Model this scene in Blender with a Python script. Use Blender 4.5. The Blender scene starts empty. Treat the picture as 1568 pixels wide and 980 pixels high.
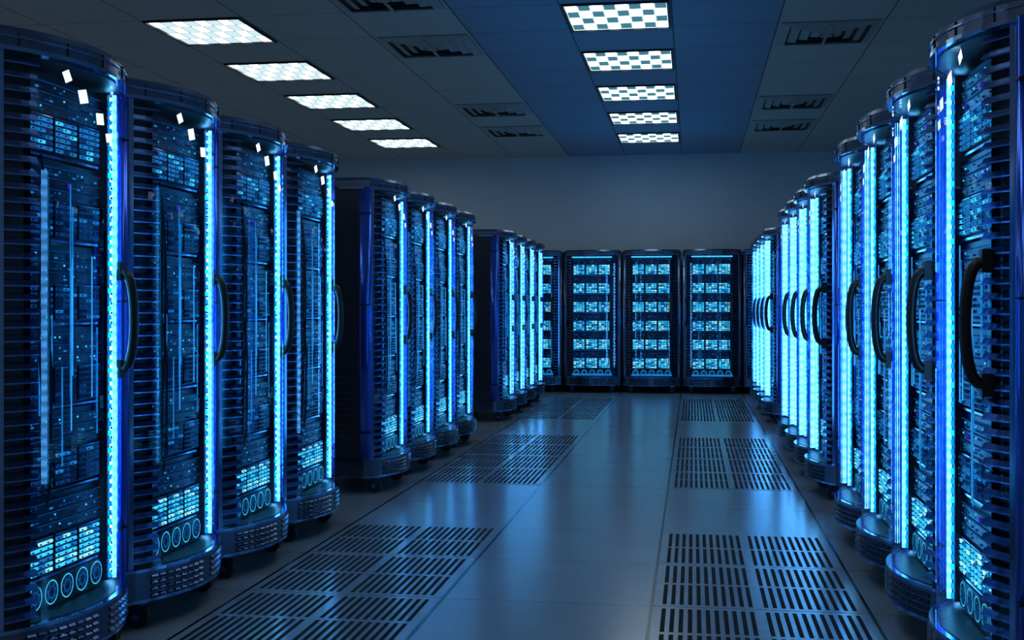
import bpy, math, random
from mathutils import Vector
random.seed(4)
S=bpy.context.scene
COL=S.collection
HC=3.77; CAMH=1.27
G0=-0.175; G=0.91

# ---------------- materials ----------------
class NT:
    def __init__(s,name):
        s.mat=bpy.data.materials.new(name); s.mat.use_nodes=True
        s.t=s.mat.node_tree; s.t.nodes.clear()
        s.out=s.t.nodes.new('ShaderNodeOutputMaterial')
    def n(s,typ,**kw):
        nd=s.t.nodes.new(typ)
        for k,v in kw.items(): setattr(nd,k,v)
        return nd
    def l(s,a,b): s.t.links.new(a,b)
    def inp(s,sock,v):
        if isinstance(v,bpy.types.NodeSocket): s.l(v,sock)
        else: sock.default_value=v
    def m(s,op,a,b=0.0,c=None):
        nd=s.n('ShaderNodeMath',operation=op)
        s.inp(nd.inputs[0],a); s.inp(nd.inputs[1],b)
        if c is not None: s.inp(nd.inputs[2],c)
        return nd.outputs[0]
    def mix(s,f,a,b):
        nd=s.n('ShaderNodeMix',data_type='RGBA')
        s.inp(nd.inputs[0],f); s.inp(nd.inputs[6],a); s.inp(nd.inputs[7],b)
        return nd.outputs[2]
    def pos(s):
        g=s.n('ShaderNodeNewGeometry'); sp=s.n('ShaderNodeSeparateXYZ'); s.l(g.outputs['Position'],sp.inputs[0])
        return g.outputs['Position'],sp.outputs
    def obj(s):
        g=s.n('ShaderNodeTexCoord'); sp=s.n('ShaderNodeSeparateXYZ'); s.l(g.outputs['Object'],sp.inputs[0])
        return g.outputs['Object'],sp.outputs
    def noise(s,vec,scale,detail=3):
        nd=s.n('ShaderNodeTexNoise'); s.l(vec,nd.inputs['Vector']); nd.inputs['Scale'].default_value=scale; nd.inputs['Detail'].default_value=detail
        return nd.outputs['Fac']
    def bsdf(s,col,rough=.5,metal=0,spec=.5):
        b=s.n('ShaderNodeBsdfPrincipled')
        s.inp(b.inputs['Base Color'],col); s.inp(b.inputs['Roughness'],rough); s.inp(b.inputs['Metallic'],metal)
        b.inputs['Specular IOR Level'].default_value=spec
        s.l(b.outputs[0],s.out.inputs[0]); s.b=b
        return b
def c4(c): return (c[0],c[1],c[2],1)
def simple(name,col,rough=.5,metal=0,spec=.5,var=.15,sc=8):
    t=NT(name); p,_=t.obj()
    f=t.noise(p,sc)
    dark=c4([x*(1-var) for x in col]); lite=c4([min(1,x*(1+var)) for x in col])
    r=t.m('ADD',rough-.04,t.m('MULTIPLY',f,.08))
    t.bsdf(t.mix(f,dark,lite),r,metal,spec)
    return t.mat
def emis(name,col,st,sample=False,zvar=None,streak=False,tube=0):
    t=NT(name); e=t.n('ShaderNodeEmission'); e.inputs[0].default_value=c4(col)
    if tube:
        # row of diodes seen through a continuous lens: smooth modulation along the height
        p,o=t.obj()
        w=t.m('MULTIPLY',t.m('ADD',1,t.m('SINE',t.m('MULTIPLY',o[2],2*math.pi/tube))),.5)
        f=t.noise(p,6,1)
        t.l(t.m('MULTIPLY',st,t.m('MULTIPLY',t.m('ADD',.5,t.m('MULTIPLY',w,.7)),t.m('ADD',.5,f))),e.inputs[1])
    elif streak:
        p,o=t.obj()
        cb=t.n('ShaderNodeCombineXYZ'); t.l(t.m('MULTIPLY',o[0],60),cb.inputs[0]); t.l(t.m('MULTIPLY',o[1],60),cb.inputs[1]); t.l(t.m('MULTIPLY',o[2],7),cb.inputs[2])
        f=t.noise(cb.outputs[0],1.0,3)
        f=t.m('POWER',f,1.6)
        gr=groove(t,o[2],0,.066,.003)
        t.l(t.m('MULTIPLY',t.m('MULTIPLY',st*3.0,f),t.m('SUBTRACT',1,t.m('MULTIPLY',gr,.35))),e.inputs[1])
    elif zvar:
        p,o=t.obj()
        f=t.noise(p,zvar,2)
        t.l(t.m('MULTIPLY',st,t.m('ADD',.25,t.m('MULTIPLY',f,1.5))),e.inputs[1])
    else: e.inputs[1].default_value=st
    t.l(e.outputs[0],t.out.inputs[0])
    t.mat.cycles.emission_sampling='FRONT_BACK' if sample else 'NONE'
    return t.mat
def groove(t,coord,off,period,w):
    a=t.m('DIVIDE',t.m('SUBTRACT',coord,off),period)
    fr=t.m('FRACT',t.m('ADD',a,.5))
    d=t.m('MULTIPLY',t.m('ABSOLUTE',t.m('SUBTRACT',fr,.5)),period)
    return t.m('LESS_THAN',d,w)

def floor_mat():
    t=NT('floor_tiles'); p,o=t.pos()
    gx=groove(t,o[0],G0,G,.007); gy=groove(t,o[1],6.75,.842,.003)
    g=t.m('MAXIMUM',gx,t.m('MULTIPLY',gy,.6))
    f=t.noise(p,3,5); f2=t.noise(p,160,2)
    base=t.mix(f,(.22,.255,.31,1),(.28,.32,.38,1))
    col=t.mix(g,base,(.004,.005,.008,1))
    r=t.m('ADD',.13,t.m('MULTIPLY',f2,.13))
    b=t.bsdf(col,r,0,1.0)
    bp=t.n('ShaderNodeBump'); bp.inputs['Strength'].default_value=.1; bp.inputs['Distance'].default_value=.002
    t.l(f2,bp.inputs['Height']); t.l(bp.outputs[0],b.inputs['Normal'])
    return t.mat
def ceil_mat():
    t=NT('ceiling_tiles'); p,o=t.pos()
    gx=groove(t,o[0],G0,G,.006); gy=groove(t,o[1],9.57,.8925,.005)
    g=t.m('MAXIMUM',gx,gy)
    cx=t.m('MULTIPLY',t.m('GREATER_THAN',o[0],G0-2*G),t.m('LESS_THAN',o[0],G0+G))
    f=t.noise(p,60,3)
    grey=t.mix(f,(.56,.515,.48,1),(.70,.645,.60,1)); blue=t.mix(f,(.28,.36,.50,1),(.35,.44,.60,1))  # blue light on the middle columns is put into the tile colour
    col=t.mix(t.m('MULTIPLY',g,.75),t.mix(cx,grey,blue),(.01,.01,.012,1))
    t.bsdf(col,.8,0,.2)
    return t.mat
def wall_mat():
    t=NT('painted_wall'); p,o=t.pos()
    f=t.noise(p,1.2,5)
    b=t.bsdf(t.mix(f,(.56,.64,.72,1),(.70,.78,.86,1)),.75,0,.2)
    bp=t.n('ShaderNodeBump'); bp.inputs['Strength'].default_value=.15; bp.inputs['Distance'].default_value=.01
    t.l(t.noise(p,40,4),bp.inputs['Height']); t.l(bp.outputs[0],b.inputs['Normal'])
    return t.mat
def lamp_mat(name,a,b,sa,sb,nx,ny):
    t=NT(name); p,o=t.obj()
    ix=t.m('FLOOR',t.m('MULTIPLY',t.m('ADD',o[0],.42),nx/.84)); iy=t.m('FLOOR',t.m('MULTIPLY',t.m('ADD',o[1],.44),ny/.88))
    ch=t.m('MODULO',t.m('ADD',ix,t.m('ADD',iy,100)),2)
    g=t.m('MAXIMUM',groove(t,o[0],-.42,.84/nx,.006),groove(t,o[1],-.44,.88/ny,.008))
    fx=t.m('ABSOLUTE',t.m('SUBTRACT',t.m('FRACT',t.m('MULTIPLY',t.m('ADD',o[0],.42),nx/.84)),.5))
    fy=t.m('ABSOLUTE',t.m('SUBTRACT',t.m('FRACT',t.m('MULTIPLY',t.m('ADD',o[1],.44),ny/.88)),.5))
    core=t.m('LESS_THAN',t.m('MAXIMUM',fx,fy),.44)
    if sb<.8: ch=t.m('MULTIPLY',ch,core)
    e=t.n('ShaderNodeEmission')
    t.l(t.mix(ch,c4(a),c4(b)),e.inputs[0])
    st=t.m('ADD',sa,t.m('MULTIPLY',ch,sb-sa))
    st=t.m('MULTIPLY',st,t.m('SUBTRACT',1,t.m('MULTIPLY',g,.8)))
    t.l(st,e.inputs[1]); t.l(e.outputs[0],t.out.inputs[0])
    t.mat.cycles.emission_sampling='FRONT_BACK'
    return t.mat
def glass_mat():
    t=NT('tinted_door_glass')
    tr=t.n('ShaderNodeBsdfTransparent'); tr.inputs[0].default_value=(.84,.93,1,1)
    gl=t.n('ShaderNodeBsdfGlossy'); gl.inputs['Roughness'].default_value=.02; gl.inputs[0].default_value=(.6,.8,1,1)
    fr=t.n('ShaderNodeFresnel'); fr.inputs[0].default_value=1.5
    mx=t.n('ShaderNodeMixShader')
    t.l(t.m('MINIMUM',t.m('ADD',.01,t.m('MULTIPLY',fr.outputs[0],.95)),.5),mx.inputs[0]); t.l(tr.outputs[0],mx.inputs[1]); t.l(gl.outputs[0],mx.inputs[2])
    t.l(mx.outputs[0],t.out.inputs[0]); return t.mat

M={}
M['cap']=simple('brushed_steel_cap',(.13,.17,.27),.22,.9)
M['pillar']=simple('blue_lit_pillar',(.06,.17,.85),.22,.85)  # chrome pillar, reflected blue light put into its base colour
M['endpillar']=simple('steel_pillar',(.15,.21,.34),.25,.85)
M['side']=simple('dark_side_panel',(.03,.034,.05),.33,.3)
M['black']=simple('black_plastic',(.006,.007,.010),.38)
M['rubber']=simple('caster_rubber',(.015,.016,.02),.5)
M['slat']=simple('dark_metal_slat',(.045,.085,.21),.2,.85)
M['slatglint']=simple('slat_highlight',(.22,.36,.75),.2,.9)  # brighter strip along each slat, painted as an edge highlight
M['server']=simple('server_chassis',(.012,.03,.08),.33,.6)
M['trim']=simple('chrome_trim',(.26,.42,.75),.15,1)
M['glass']=glass_mat()
M['led']=emis('led_core',(.15,.52,1.0),12,True,tube=.062)
M['led2']=emis('led_secondary',(.10,.60,1.0),4.5,True,tube=.036)
M['h3']=emis('led_glow_bright',(.0,.56,1.0),2.4,True,streak=True)  # emissive panels imitate the halo of light around the LED core
M['h2']=emis('led_glow_mid',(.0,.30,1.0),1.5,True,streak=True)
M['h1']=emis('led_glow_edge',(.0,.12,.8),.75,False,streak=True)
M['e4']=emis('status_light_white',(.32,.85,1.0),1.35,False,30)
M['e3']=emis('status_light_bright',(.04,.56,1.0),1.25,False,30)
M['e2']=emis('status_and_reflection_medium',(.015,.32,.95),.58,False,30)
M['e1']=emis('status_light_dim',(.01,.16,.65),.24,False,30)
M['e0']=emis('status_light_faint',(.005,.08,.38),.11,False,30)
M['purple']=emis('status_light_violet',(.10,.02,1),.38)
M['line']=emis('fibre_light',(.03,.38,1.0),.9,False,12)
M['glint']=emis('door_glass_glint',(.8,.97,1),1.6)  # glowing squares that imitate lamp reflections in the door glass

# ---------------- mesh builder ----------------
class MB:
    def __init__(s): s.v=[];s.f=[];s.m=[];s.sm=[];s.dy=0
    def face(s,pts,mat,sm=False):
        i=len(s.v); s.v+= [(p[0],p[1]+s.dy,p[2]) for p in pts]; s.f.append(tuple(range(i,i+len(pts)))); s.m.append(mat); s.sm.append(sm)
    def box(s,x0,x1,y0,y1,z0,z1,mat):
        if x0>x1:x0,x1=x1,x0
        y0+=s.dy; y1+=s.dy
        i=len(s.v)
        s.v+=[(x0,y0,z0),(x1,y0,z0),(x1,y1,z0),(x0,y1,z0),(x0,y0,z1),(x1,y0,z1),(x1,y1,z1),(x0,y1,z1)]
        for f in [(0,3,2,1),(4,5,6,7),(0,1,5,4),(1,2,6,5),(2,3,7,6),(3,0,4,7)]:
            s.f.append(tuple(i+k for k in f)); s.m.append(mat); s.sm.append(False)
    def prism(s,pts,z0,z1,mat,sm=False):
        n=len(pts); i=len(s.v)
        s.v+=[(p[0],p[1],z0) for p in pts]+[(p[0],p[1],z1) for p in pts]
        s.f.append(tuple(i+k for k in reversed(range(n)))); s.m.append(mat); s.sm.append(False)
        s.f.append(tuple(i+n+k for k in range(n))); s.m.append(mat); s.sm.append(False)
        for k in range(n):
            k2=(k+1)%n; s.f.append((i+k,i+k2,i+n+k2,i+n+k)); s.m.append(mat); s.sm.append(sm)
    def frustum(s,p0,z0,p1,z1,mat):
        n=len(p0); i=len(s.v)
        s.v+=[(p[0],p[1],z0) for p in p0]+[(p[0],p[1],z1) for p in p1]
        s.f.append(tuple(i+n+k for k in range(n))); s.m.append(mat); s.sm.append(False)
        for k in range(n):
            k2=(k+1)%n; s.f.append((i+k,i+k2,i+n+k2,i+n+k)); s.m.append(mat); s.sm.append(False)
    def tube(s,path,r,mat,n=8):
        path=[Vector((p[0],p[1]+s.dy,p[2])) for p in path]; i=len(s.v)
        for k,p in enumerate(path):
            a=path[max(0,k-1)]; b=path[min(len(path)-1,k+1)]; d=(b-a).normalized()
            up=Vector((1,0,0)) if abs(d.x)<.9 else Vector((0,1,0))
            u=d.cross(up).normalized(); w=d.cross(u)
            for j in range(n):
                t=2*math.pi*j/n; s.v.append(tuple(p+u*math.cos(t)*r+w*math.sin(t)*r))
        for k in range(len(path)-1):
            for j in range(n):
                j2=(j+1)%n; s.f.append((i+k*n+j,i+k*n+j2,i+(k+1)*n+j2,i+(k+1)*n+j)); s.m.append(mat); s.sm.append(True)
        s.f.append(tuple(i+j for j in range(n))); s.m.append(mat); s.sm.append(False)
        e=i+(len(path)-1)*n; s.f.append(tuple(e+j for j in reversed(range(n)))); s.m.append(mat); s.sm.append(False)
    def ringy(s,cx,y,cz,r0,r1,mat,n=16):
        for k in range(n):
            a=2*math.pi*k/n; b=2*math.pi*(k+1)/n
            s.face([(cx+r0*math.cos(a),y,cz+r0*math.sin(a)),(cx+r1*math.cos(a),y,cz+r1*math.sin(a)),(cx+r1*math.cos(b),y,cz+r1*math.sin(b)),(cx+r0*math.cos(b),y,cz+r0*math.sin(b))],mat)
    def mesh(s,name):
        me=bpy.data.meshes.new(name); me.from_pydata(s.v,[],s.f)
        used=[]
        for k in s.m:
            if k not in used: used.append(k)
        for k in used: me.materials.append(M[k] if isinstance(k,str) else k)
        ix={k:i for i,k in enumerate(used)}
        me.polygons.foreach_set('material_index',[ix[k] for k in s.m])
        me.polygons.foreach_set('use_smooth',s.sm)
        me.update(); return me
def add(name,me,loc=(0,0,0),rz=0):
    o=bpy.data.objects.new(name,me); o.location=loc; o.rotation_euler=(0,0,rz); COL.objects.link(o); return o

# ---------------- rack ----------------
R=.663; CY=R-.15; AM=math.asin(.42/R)
def arc(a,e=0): return ((R+e)*math.sin(a), -((R+e)*math.cos(a)-CY))
def arcpts(e,a0,a1,n): return [arc(a0+(a1-a0)*i/n,e) for i in range(n+1)]
GT=2.098; GB=.245

def rack(kind):
    b=MB(); s=kind
    rnd=random.Random(11+kind)
    foot=arcpts(.015,-AM,AM,20)+[(.44,.03),(.44,.96),(.42,.98),(-.42,.98),(-.44,.96),(-.44,.03)]
    def off(d): return [(x*(1-d/.44),y*(1-d/.5)+d*.3) for x,y in foot]
    b.prism(foot,.115,.235,'cap',False)
    b.prism(foot,2.112,2.158,'cap',False)
    b.frustum(foot,2.158,off(.02),2.178,'cap')
    for z0,z1 in((2.098,2.112),(.235,.247),(.115,.124),(2.14,2.144)):
        b.prism(arcpts(.021,-AM,AM,20)+[(.443,.03),(.443,.2),(-.443,.2),(-.443,.03)],z0,z1,'trim')
    for a in (-.55,-.28,0,.28,.55):
        x,y=arc(a,.017)
        b.box(x-.002,x+.002,y-.002,y+.003,2.113,2.158,'black')
    for r in range(4):
        z=.128+r*.025
        for k in range(-9,9):
            if k in(-1,0) : continue
            a0=(k+.12)*.058; a1=(k+.88)*.058
            p=arc(a0,.0175); q=arc(a1,.0175)
            b.face([(p[0],p[1],z),(q[0],q[1],z),(q[0],q[1],z+.015),(p[0],p[1],z+.015)],'black')
            p2=arc(a0,.026);q2=arc(a1,.026)
            b.face([(p[0],p[1],z+.017),(q[0],q[1],z+.017),(q2[0],q2[1],z+.010),(p2[0],p2[1],z+.010)],'slat')
    for sd in(-1,1):
        b.box(sd*.418,sd*.432,.04,.97,.235,2.112,'side')
        b.box(sd*.430,sd*.437,.10,.92,.85,2.02,'side')
        b.box(sd*.430,sd*.437,.10,.92,.25,.36,'side')
        for k in range(12):
            z=.39+k*.036
            b.face([(sd*.433,.12,z),(sd*.433,.90,z),(sd*.444,.90,z+.02),(sd*.444,.12,z+.02)],'side')
            b.face([(sd*.444,.12,z+.02),(sd*.444,.90,z+.02),(sd*.433,.90,z+.024),(sd*.433,.12,z+.024)],'side')
        cx=sd*.412; cy=.022; w=.030; pts=[]
        for q in range(16):
            t=2*math.pi*q/16; pts.append((cx+math.copysign(abs(math.cos(t))**.5,math.cos(t))*w,cy+math.copysign(abs(math.sin(t))**.5,math.sin(t))*.042))
        b.prism(pts,.235,2.112,'pillar' if s else 'endpillar',True)
        for z in(.42,1.30,1.93):
            b.box(cx-.031,cx+.031,cy-.043,cy+.043,z,z+.006,'black')
        b.box(sd*.36,sd*.40,.04,.06,.24,2.08,'black')
    b.box(-.418,.418,.94,.965,.235,2.112,'side')
    b.box(-.40,.40,.14,.16,.23,2.10,'black')
    b.prism(arcpts(-.004,-AM,AM,20)+[(.41,.14),(-.41,.14)],2.092,2.11,'black')
    b.prism(arcpts(-.004,-AM,AM,20)+[(.41,.14),(-.41,.14)],.236,.250,'black')
    n=28
    for i in range(n):
        a0=-AM*.96+2*AM*.96*i/n; a1=-AM*.96+2*AM*.96*(i+1)/n
        p=arc(a0);q=arc(a1)
        b.face([(p[0],p[1],GB),(q[0],q[1],GB),(q[0],q[1],GT),(p[0],p[1],GT)],'glass',True)
    for sd in(-1,1):
        for i in range(3):
            a0=sd*(AM*.90+AM*.09*i/3); a1=sd*(AM*.90+AM*.09*(i+1)/3)
            p=arc(a0,.004);q=arc(a1,.004)
            b.face([(p[0],p[1],GB),(q[0],q[1],GB),(q[0],q[1],GT),(p[0],p[1],GT)],'trim')
    # casters
    for x in(-.31,.31):
        for y in(-.02,.86):
            b.box(x-.03,x+.03,y-.03,y+.03,.100,.117,'trim')
            b.box(x-.028,x-.020,y-.02,y+.03,.04,.105,'slat'); b.box(x+.020,x+.028,y-.02,y+.03,.04,.105,'slat')
            b.tube([(x-.018,y+.006,.048),(x+.018,y+.006,.048)],.048,'rubber',16)
            b.tube([(x-.03,y+.006,.048),(x+.03,y+.006,.048)],.014,'trim',10)
    # handle
    hx=.30 if s<1 else .335
    dy=0 if s<1 else .024
    hp=[]
    for i in range(15):
        t=math.pi*i/14
        hp.append((hx,-.07+dy-.066*math.sin(t)**.55,1.23+.185*math.cos(t)))
    b.tube(hp,.018,'black',10)
    b.box(hx-.022,hx+.022,-.092+dy,-.06+dy,1.38,1.45,'black'); b.box(hx-.022,hx+.022,-.092+dy,-.06+dy,1.01,1.08,'black')
    # curved vent slats following the door
    sides=[-s] if s else [-1,1]
    for q in sides:
        xa=.378; xb=.272 if s else .315
        nseg=4
        xs=[xa+(xb-xa)*i/nseg for i in range(nseg+1)]
        P=[(q*x,arc(math.asin(x/R),-.008)[1]) for x in xs]
        z=.265
        while z<2.065:
            for i in range(nseg):
                (x0,y0),(x1,y1)=P[i],P[i+1]
                b.face([(x0,y0,z),(x1,y1,z),(x1,y1+.010,z+.020),(x0,y0+.010,z+.020)],'slat')
                b.face([(x0,y0-.001,z-.001),(x1,y1-.001,z-.001),(x1,y1-.001,z+.004),(x0,y0-.001,z+.004)],'slatglint')
                b.face([(x0,y0+.010,z+.020),(x1,y1+.010,z+.020),(x1,y1+.05,z+.026),(x0,y0+.05,z+.026)],'slat')
            x1,y1=P[-1]
            b.face([(x1,y1,z),(x1,y1+.06,z+.006),(x1,y1+.06,z+.026),(x1,y1+.010,z+.020)],'slat')
            z+=.045
        for i in range(nseg):
            (x0,y0),(x1,y1)=P[i],P[i+1]
            b.face([(x0,y0+.052,.25),(x1,y1+.052,.25),(x1,y1+.052,2.09),(x0,y0+.052,2.09)],'black')
        x1,y1=P[-1]
        b.face([(x1,y1+.03,.25),(x1,.06,.25),(x1,.06,2.09),(x1,y1+.03,2.09)],'black')
    # LED strips with stepped glow panels that imitate light bleeding around them
    if s:
        zt=2.075; zl=.265
        path=[(.398,.0),(.372,.004),(.352,.008),(.322,.0),(.305,-.022),(.285,-.040),(.262,-.052)]
        mats=['h2','h3','h3','h3','h3','h2'] if s>0 else ['h2','h3','h3','h3','h2','h2']
        for i in range(6):
            p,q=path[i],path[i+1]
            b.face([(s*p[0],p[1],zl),(s*q[0],q[1],zl),(s*q[0],q[1],zt),(s*p[0],p[1],zt)],mats[i])
        b.box(s*.262,s*.246,-.05,.06,zl,zt,'server')
        z=zl+.01
        while z<zt-.02:
            b.box(s*.262,s*.250,-.060,-.051,z,z+.018,'h3' if rnd.random()<.3 else 'h2')
            z+=.033
        b.tube([(s*.338,-.012,.27),(s*.338,-.012,2.07)],.019,'led',8)
        b.tube([(s*.278,-.062,.27),(s*.278,-.062,2.07)],.0085,'led2',6)
        z=.28
        while z<2.06:
            b.box(s*.300,s*.310,-.040,-.034,z,z+.010,'black')
            z+=.036
        for (lx,lz,r,an) in ((-.16,2.055,.026,.5),(-.08,2.0,.032,.3),(.03,1.94,.028,.15),(.11,1.885,.022,.2)):  # painted reflections near the top of the door
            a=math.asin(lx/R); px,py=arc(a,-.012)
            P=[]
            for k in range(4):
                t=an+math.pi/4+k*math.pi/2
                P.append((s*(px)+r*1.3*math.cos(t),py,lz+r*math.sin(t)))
            b.face(P,'glint')
    # servers, mounted just behind the door glass
    b.dy=-.068
    X0,X1=(-.262,.245) if s>=0 else (-.245,.262)
    if s==0: X0,X1=-.305,.305; b.dy=-.05
    W=X1-X0
    rows=6; pitch=.286; zb=.37
    lv={1:[3,1,0,1,1,2],-1:[3,1,1,1,2,2],0:[3,3,3,3,3,3]}[s]
    bh=.115 if s else .150
    for r in range(rows):
        z0=zb+r*pitch
        b.box(X0,X1,.05,.13,z0,z0+pitch-.02,'server')
        b.box(X0,X1,.037,.06,z0-.012,z0-.004,'trim')
        L=lv[r]
        for k in range(3):
            bx=X0+.015+k*(W-.03)/3; bw=(W-.03)/3-.016
            b.box(bx,bx+bw,.034,.052,z0+.006,z0+bh+.012,'server')
            b.box(bx,bx+bw,.031,.036,z0+bh+.010,z0+bh+.013,'trim')
            nc=3 if s else 4; nr=6
            for ci in range(nc):
                for ri in range(nr):
                    lev=L+rnd.choice([0,0,0,1,-1] if L==3 else [0,0,0,-1,1] if L==2 else [0,0,0,-1,1])
                    lev=max(0,min(4,lev))
                    cx=bx+.005+ci*(bw-.006)/nc; cw=(bw-.006)/nc-.006
                    dz=bh/nr; cz=z0+.011+ri*dz
                    b.box(cx,cx+cw,.028,.035,cz,cz+dz-.009,'e%d'%lev)
                    b.box(cx+cw*.1,cx+cw*.3,.025,.029,cz+.002,cz+.007,'server')
        zz=z0+bh+.022
        while zz+.03<z0+pitch-.015:
            b.box(X0+.012,X1-.012,.040,.052,zz,zz+.030,'server')
            b.box(X0+.012,X1-.012,.036,.041,zz+.031,zz+.033,'e1')
            for k in range(int(W/.03)-1):
                x=X0+.03+k*.03
                if rnd.random()<.5: b.box(x,x+.018,.037,.041,zz+.006,zz+.012,'e%d'%rnd.choice([0,1,1,2] if s else [0,1,1,2]))
                if rnd.random()<.35: b.box(x,x+.006,.037,.041,zz+.018,zz+.024,'e%d'%rnd.choice([1,2,3]))
            if rnd.random()<.3:
                x=X0+rnd.uniform(.05,W-.08); b.box(x,x+.018,.035,.041,zz+.006,zz+.022,'purple')
            zz+=.037
    nf=5
    for k in range(nf):
        cx=X0+W*(k+.5)/nf
        b.box(cx-.048,cx+.048,.034,.05,.257,.353,'black')
        b.ringy(cx,.033,.305,.038,.042,'e3'); b.ringy(cx,.032,.305,.019,.022,'e2')
        for q in range(7):
            a=q*math.pi*2/7; c,d=math.cos(a),math.sin(a); c2,d2=math.cos(a+.5),math.sin(a+.5)
            b.face([(cx+.006*c,.031,.305+.006*d),(cx+.034*c,.031,.305+.034*d),(cx+.034*c2,.0335,.305+.034*d2)],'e1')
    b.box(X0,X1,.05,.13,.25,.36,'server')
    if s:
        for k in range(9):
            x=X0+.03+rnd.random()*(W-.06); z0=rnd.uniform(.6,1.2); z1=z0+rnd.uniform(.2,.75)
            b.box(x,x+.003,.018,.022,z0,min(z1,1.9),rnd.choice(['line','e2','e2']))
    else:
        b.box(X0,X1,-.01,0,2.06,2.08,'e3')
        b.box(X0,X1,-.01,0,.262,.29,'e2')  # glowing bar imitates a reflection at the bottom of the door
    for k in range(6 if s>=0 else 0):
        x=(X1-.04 if s==0 else X0+.05)+rnd.uniform(-.03,.04); pts=[]; z1=rnd.uniform(1.2,1.9); z0=rnd.uniform(.4,.9)
        sw=rnd.uniform(-.04,.04)
        for i in range(13):
            t=i/12; pts.append((x+sw*math.sin(t*math.pi)+.008*math.sin(t*9),.016-.012*math.sin(t*math.pi),z1+(z0-z1)*t))
        b.tube(pts,.005,'black',6)
    b.dy=0
    return b.mesh({1:'rack_left_row_mesh',-1:'rack_right_row_mesh',0:'rack_end_row_mesh'}[s])

mL=rack(1); mR=rack(-1); mB=rack(0)
for i in (0,1,2,3,5,6,7,8,11,12,13,14):
    add('server_rack',mL,(-2.2,3.84+.88*i,0),math.pi/2)
    add('server_rack',mR,(.94,3.98+.88*i,0),-math.pi/2)
for x in(-2.43,-1.525,-.62,.285,1.19):
    add('server_rack',mB,(x,18.0,0),0)

# ---------------- room ----------------
XL,XR,Y0,Y1=-6.6,2.9,-2.5,19.1
def slab(name,x0,x1,y0,y1,z0,z1,mat):
    b=MB(); b.box(x0,x1,y0,y1,z0,z1,mat); return add(name,b.mesh(name))
fm=floor_mat(); cm=ceil_mat(); wm=wall_mat()
slab('floor',XL-.2,XR+.2,Y0-.2,Y1+.2,-.2,0,fm)
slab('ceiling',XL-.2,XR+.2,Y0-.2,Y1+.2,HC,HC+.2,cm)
slab('wall_back',XL-.2,XR+.2,Y1,Y1+.2,0,HC,wm)
slab('wall_front',XL-.2,XR+.2,Y0-.2,Y0,0,HC,wm)
slab('wall_left',XL-.2,XL,Y0,Y1,0,HC,wm)
slab('wall_right',XR,XR+.2,Y0,Y1,0,HC,wm)
slab('baseboard_back',XL,XR,Y1-.02,Y1,0,.12,M['black'])

pm=simple('perforated_tile_paint',(.25,.29,.35),.2,0,1.0)
slot=simple('slot_void',(.003,.004,.008),.7,0,.15)
U=.842
for y0 in (3.382,8.434,13.486):
    for xx0 in (G0-2*G,G0+0*G):
        b=MB()
        for k in range(4):
            ya=y0+k*U
            b.box(xx0+.010,xx0+G-.010,ya+.004,ya+U-.004,0,.002,pm)
            for gx in range(2):
                for gy in range(2):
                    xs=xx0+.045+gx*.43; ys=ya+.035+gy*.40
                    for j in range(11):
                        xx=xs+j*.0365
                        b.face([(xx,ys,.0028),(xx+.018,ys,.0028),(xx+.018,ys+.365,.0028),(xx,ys+.365,.0028)],slot)
        add('perforated_floor_tile',b.mesh('perforated_floor_tile'))

lmC=lamp_mat('louvre_lamp',(.78,.96,1),(.09,.32,.43),4.5,.6,8,4)
lmL=lamp_mat('prismatic_lamp',(.80,.96,1),(.70,.93,1),3.6,.88,8,4)
fr=simple('lamp_frame',(.03,.035,.045),.4,.5)
def lamp(x,y,mat):
    b=MB(); w=.42; d=.44
    for q in((-w-.022,-w,-d-.02,d+.02),(w,w+.022,-d-.02,d+.02),(-w,w,-d-.02,-d),(-w,w,d,d+.02)): b.box(q[0],q[1],q[2],q[3],-.018,0,fr)
    b.face([(-w,-d,-.006),(-w,d,-.006),(w,d,-.006),(w,-d,-.006)],mat)
    add('ceiling_light_panel',b.mesh('ceiling_light_panel'),(x,y,HC))
for k in range(-6,5):
    y=9.57+1.785*k+.46
    if y>Y0+.6:
        lamp(G0-.5*G,y,lmC); lamp(G0-4.5*G,y,lmL)

vm=simple('diffuser_metal',(.46,.44,.42),.5,.1)
vb=simple('diffuser_cavity',(.08,.08,.085),.6)
def diffuser(x,y):
    b=MB()
    for i in range(4):
        r=.42-i*.095; q=r-.072
        P=[(-r,-r),(r,-r),(r,r),(-r,r)]; Q=[(-q,-q),(q,-q),(q,q),(-q,q)]
        for k in range(4):
            a,c=P[k],P[(k+1)%4]; d,e=Q[k],Q[(k+1)%4]
            b.face([(a[0],a[1],-.006),(c[0],c[1],-.006),(e[0],e[1],-.030),(d[0],d[1],-.030)],vm)
    b.box(-.42,.42,-.42,.42,-.003,0,vb)
    b.box(-.05,.05,-.05,.05,-.035,0,vm)
    b.box(-.012,.012,-.40,.40,-.037,-.026,vm)
    add('ceiling_air_diffuser',b.mesh('ceiling_air_diffuser'),(x,y,HC))
for kx in(-2.5,1.5):
    for ky in(-1,1,5,7):
        diffuser(G0+G*kx,9.57+.8925*(ky+.5))

w=bpy.data.worlds.new('World'); S.world=w; w.use_nodes=True
w.node_tree.nodes['Background'].inputs[0].default_value=(.02,.03,.05,1); w.node_tree.nodes['Background'].inputs[1].default_value=.3
S.view_settings.view_transform='Standard'
S.view_settings.exposure=.1
cam=bpy.data.cameras.new('camera'); co=bpy.data.objects.new('camera',cam); COL.objects.link(co)
co.location=(0,0,CAMH); co.rotation_euler=(math.pi/2,0,math.atan(277/1800))
cam.sensor_width=36; cam.lens=1800/1568*36; cam.shift_y=-16/1568; cam.clip_start=.05
S.camera=co
